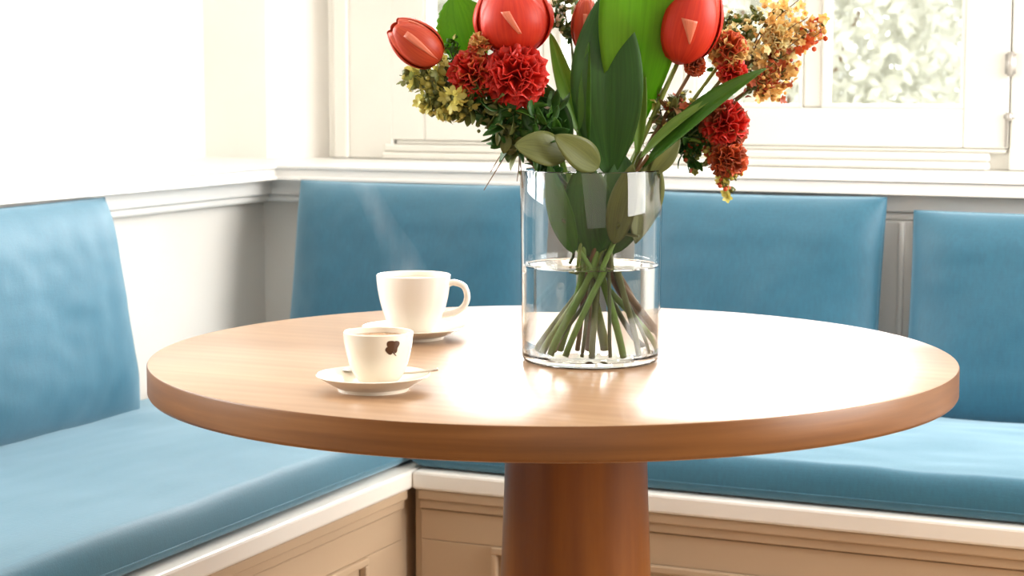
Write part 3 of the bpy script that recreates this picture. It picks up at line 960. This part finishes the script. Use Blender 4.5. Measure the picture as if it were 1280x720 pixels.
r = leafstalk('olive_leaf', B(702, 270, -.05), 3.8, 'long green leaf inside the glass at the left')
leaf(r, M_lmid, B(716, 312, -.030), B(684, 200, -.060), .032, nF+CR*-.3, bend=.05, fold=.15, name='blade')
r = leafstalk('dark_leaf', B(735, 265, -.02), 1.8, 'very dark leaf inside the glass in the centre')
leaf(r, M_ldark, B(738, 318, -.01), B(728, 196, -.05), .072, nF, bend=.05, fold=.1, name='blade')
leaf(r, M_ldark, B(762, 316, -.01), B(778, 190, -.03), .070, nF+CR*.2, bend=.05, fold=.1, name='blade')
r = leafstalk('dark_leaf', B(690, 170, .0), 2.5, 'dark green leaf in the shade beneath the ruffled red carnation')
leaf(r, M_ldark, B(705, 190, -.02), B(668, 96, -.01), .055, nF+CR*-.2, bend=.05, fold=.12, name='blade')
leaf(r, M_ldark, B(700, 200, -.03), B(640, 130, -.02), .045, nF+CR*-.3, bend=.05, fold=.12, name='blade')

# -- leafy and floret sprigs
def sprig(name, origin, ang, tips, label, ml, nl, Ls, Ws, mf=None, mf2=None, nf=0, fs=.006, spread=.006, mst=None, exit_r=None, ml2=None, droop=None):
    path = stem_path(origin, ang, exit_r=exit_r, droop=droop, short=(len(label) % 2 == 0)); r = flower_root(name, path, label, 'sprig')
    stem(r, path, mst or M_stemdk, .0024, .0016)
    tw = twigs(r, origin, tips, mst or M_stemdk)
    if nl: small_leaves(r, tw+[path[-14:]], ml, nl, Ls, Ws, m2=ml2)
    if nf:
        ends = [p[len(p)//2:] for p in tw]
        florets(r, ends, mf, nf, fs, spread, mf2)
    return r


sprig('berry_sprig', B(600, 130, -.02), 3.3, [B(512, 94, -.03), B(500, 92, -.025), B(522, 92, -.04), B(536, 84, -.02)], 'yellow-green budded sprig below the far left tulip bud', M_lolive, 14, .014, .006, M_yel, M_lolive, 80, .011, .007)
sprig('berry_sprig', B(612, 150, -.03), 3.6, [B(524, 128, -.04), B(540, 118, -.05), B(540, 136, -.035), B(556, 126, -.03), B(566, 118, -.05)], 'yellow-green budded sprig lowest on the left side', M_lolive, 22, .016, .007, M_yel, M_lolive, 120, .011, .0075)
sprig('leafy_sprig', B(640, 178, -.03), 3.1, [B(580, 122, -.03), B(600, 116, -.04), B(620, 128, -.05), B(568, 106, -.02), B(640, 136, -.05), B(604, 150, -.03)], 'dark olive leafy sprig filling the gap under the carnations', M_ldark, 170, .028, .012, M_lolive, M_yel, 40, .006, .006, ml2=M_lolive)
sprig('leafy_sprig', B(672, 182, -.03), 2.6, [B(650, 132, -.05), B(668, 140, -.06), B(690, 126, -.03), B(680, 150, -.06), B(700, 150, -.03)], 'dark leafy sprig above the left vase rim', M_ldark, 150, .030, .013, ml2=M_lmid, nf=10, mf=M_cream, fs=.005)
sprig('leafy_sprig', B(830, 170, -.01), .9, [B(818, 120, 0), B(840, 128, -.02), B(862, 140, -.02), B(850, 118, 0), B(880, 128, 0)], 'brown-green leafy sprig right of the centre, above the strap leaf', M_lolive, 130, .022, .009, M_rust, M_yel, 70, .006, .007, ml2=M_stembr)
sprig('leafy_sprig', B(850, 178, 0), .7, [B(868, 186, 0), B(884, 176, 0), B(890, 166, -.01), B(876, 206, 0)], 'dark leafy sprig beneath the strap leaf at right', M_ldark, 110, .020, .009, M_rust, M_lolive, 70, .006, .006, exit_r=.086)
sprig('trailing_sprig', B(888, 182, -.01), .25, [B(912, 214, -.02), B(908, 232, -.02), B(904, 246, -.02), B(918, 222, -.02), B(886, 198, -.02)], 'yellow-green sprig trailing down at the low right, past the ledge', M_lolive, 34, .013, .006, M_yel, M_carno, 90, .0075, .0040, exit_r=.087, droop=[B(862, 170, 0)])
sprig('floret_sprig', B(925, 92, 0), 5.9, [B(985, 8, .01), B(998, -4, 0), B(992, 28, 0), B(1008, 20, .01), B(976, -6, .02)], 'golden floret sprig pointing up at the upper right', M_lolive, 10, .010, .004, M_gold, M_pale, 95, .0075, .0075, mst=M_stembr)
sprig('floret_sprig', B(950, 84, .01), 6.1, [B(1030, 24, .01), B(1026, 36, .0), B(1018, 30, .0), B(1032, 32, .02), B(1024, 48, .01)], 'golden floret sprig reaching furthest right', M_lolive, 6, .009, .004, M_gold, M_carno, 60, .0075, .0055, mst=M_stembr)
sprig('floret_sprig', B(935, 110, -.01), .1, [B(962, 118, -.01), B(952, 112, 0), B(966, 98, 0), B(985, 92, 0), B(990, 76, 0), B(978, 104, .01), B(984, 58, .01)], 'rusty gold floret sprig low among the right-hand sprigs', M_lolive, 34, .012, .006, M_gold, M_rust, 150, .0072, .0085)
sprig('floret_sprig', B(925, 80, .01), 6.0, [B(962, 60, .01), B(985, 62, .01), B(994, 80, .02), B(978, 36, .01), B(950, 70, 0), B(998, 44, .01)], 'yellow floret sprig in the middle of the right-hand sprigs', M_lolive, 40, .014, .006, M_pale, M_gold, 190, .0075, .009)
sprig('floret_sprig', B(905, 70, .02), .9, [B(882, 36, .02), B(898, 24, .02), B(912, 20, .02), B(930, 22, .02), B(940, 32, .02), B(918, 40, .03), B(950, 12, .02)], 'pale green floret sprig at the top, right of the red tulip', M_lmid, 34, .012, .006, M_pale, M_lolive, 130, .0070, .008)
sprig('floret_sprig', B(712, 46, .01), 2.0, [B(692, 2, .01), B(700, 14, .01), B(690, 24, .0), B(706, -8, .01), B(716, -12, .01), B(700, 34, 0)], 'dark sprig with cream florets between the two upper tulips, left of the slim bud', M_ldark, 46, .013, .006, M_lolive, M_cream, 60, .0065, .0055, ml2=M_stemdk)
sprig('floret_sprig', B(566, 72, .0), 2.8, [B(554, 60, .0), B(560, 50, .0), B(556, 78, .0), B(572, 92, -.01)], 'fine green sprig beside the round leaf at left', M_lmid, 30, .010, .005, M_yel, M_lmid, 20, .005, .004)
sprig('bare_twig', B(640, 172, -.02), 3.2, [B(604, 234, -.02), B(612, 212, -.02)], 'thin bare brown twig hanging out left of the vase', M_stemdk, 4, .008, .003, mst=M_stembr, exit_r=.086)
sprig('bare_twig', B(648, 182, -.02), 3.4, [B(645, 222, -.04), B(652, 230, -.04)], 'short thin twig hanging down beside the left rim of the vase', M_stemdk, 3, .008, .003, mst=M_stembr, exit_r=.087)


# pieces that belong to a part go one level deeper
DEEPER = {'piping': 'cover', 'clover_mark': 'body', 'printed_mark': 'dish', 'raised_panel': 'front_frame', 'panel_moulding': 'front_frame',
          'florets': 'twig', 'foliage': 'twig', 'calyx': 'stem', 'pane': 'sash', 'glazing_bar': 'sash', 'glazing_bead': 'sash', 'sill_moulding': 'window_frame'}
for o in list(S.objects):
    base = o.name.split('.')[0]
    if o.parent and o.parent.type == 'EMPTY' and base in DEEPER:
        cands = [c for c in o.parent.children if c.name.split('.')[0] == DEEPER[base]]
        if not cands: continue
        if len(cands) > 1:      # the sash that holds the pane
            mid = lambda q: sum((Vector(v) for v in q.bound_box), Vector())/8
            cands.sort(key=lambda c: (mid(c)-mid(o)).xy.length)
        o.parent = cands[0]
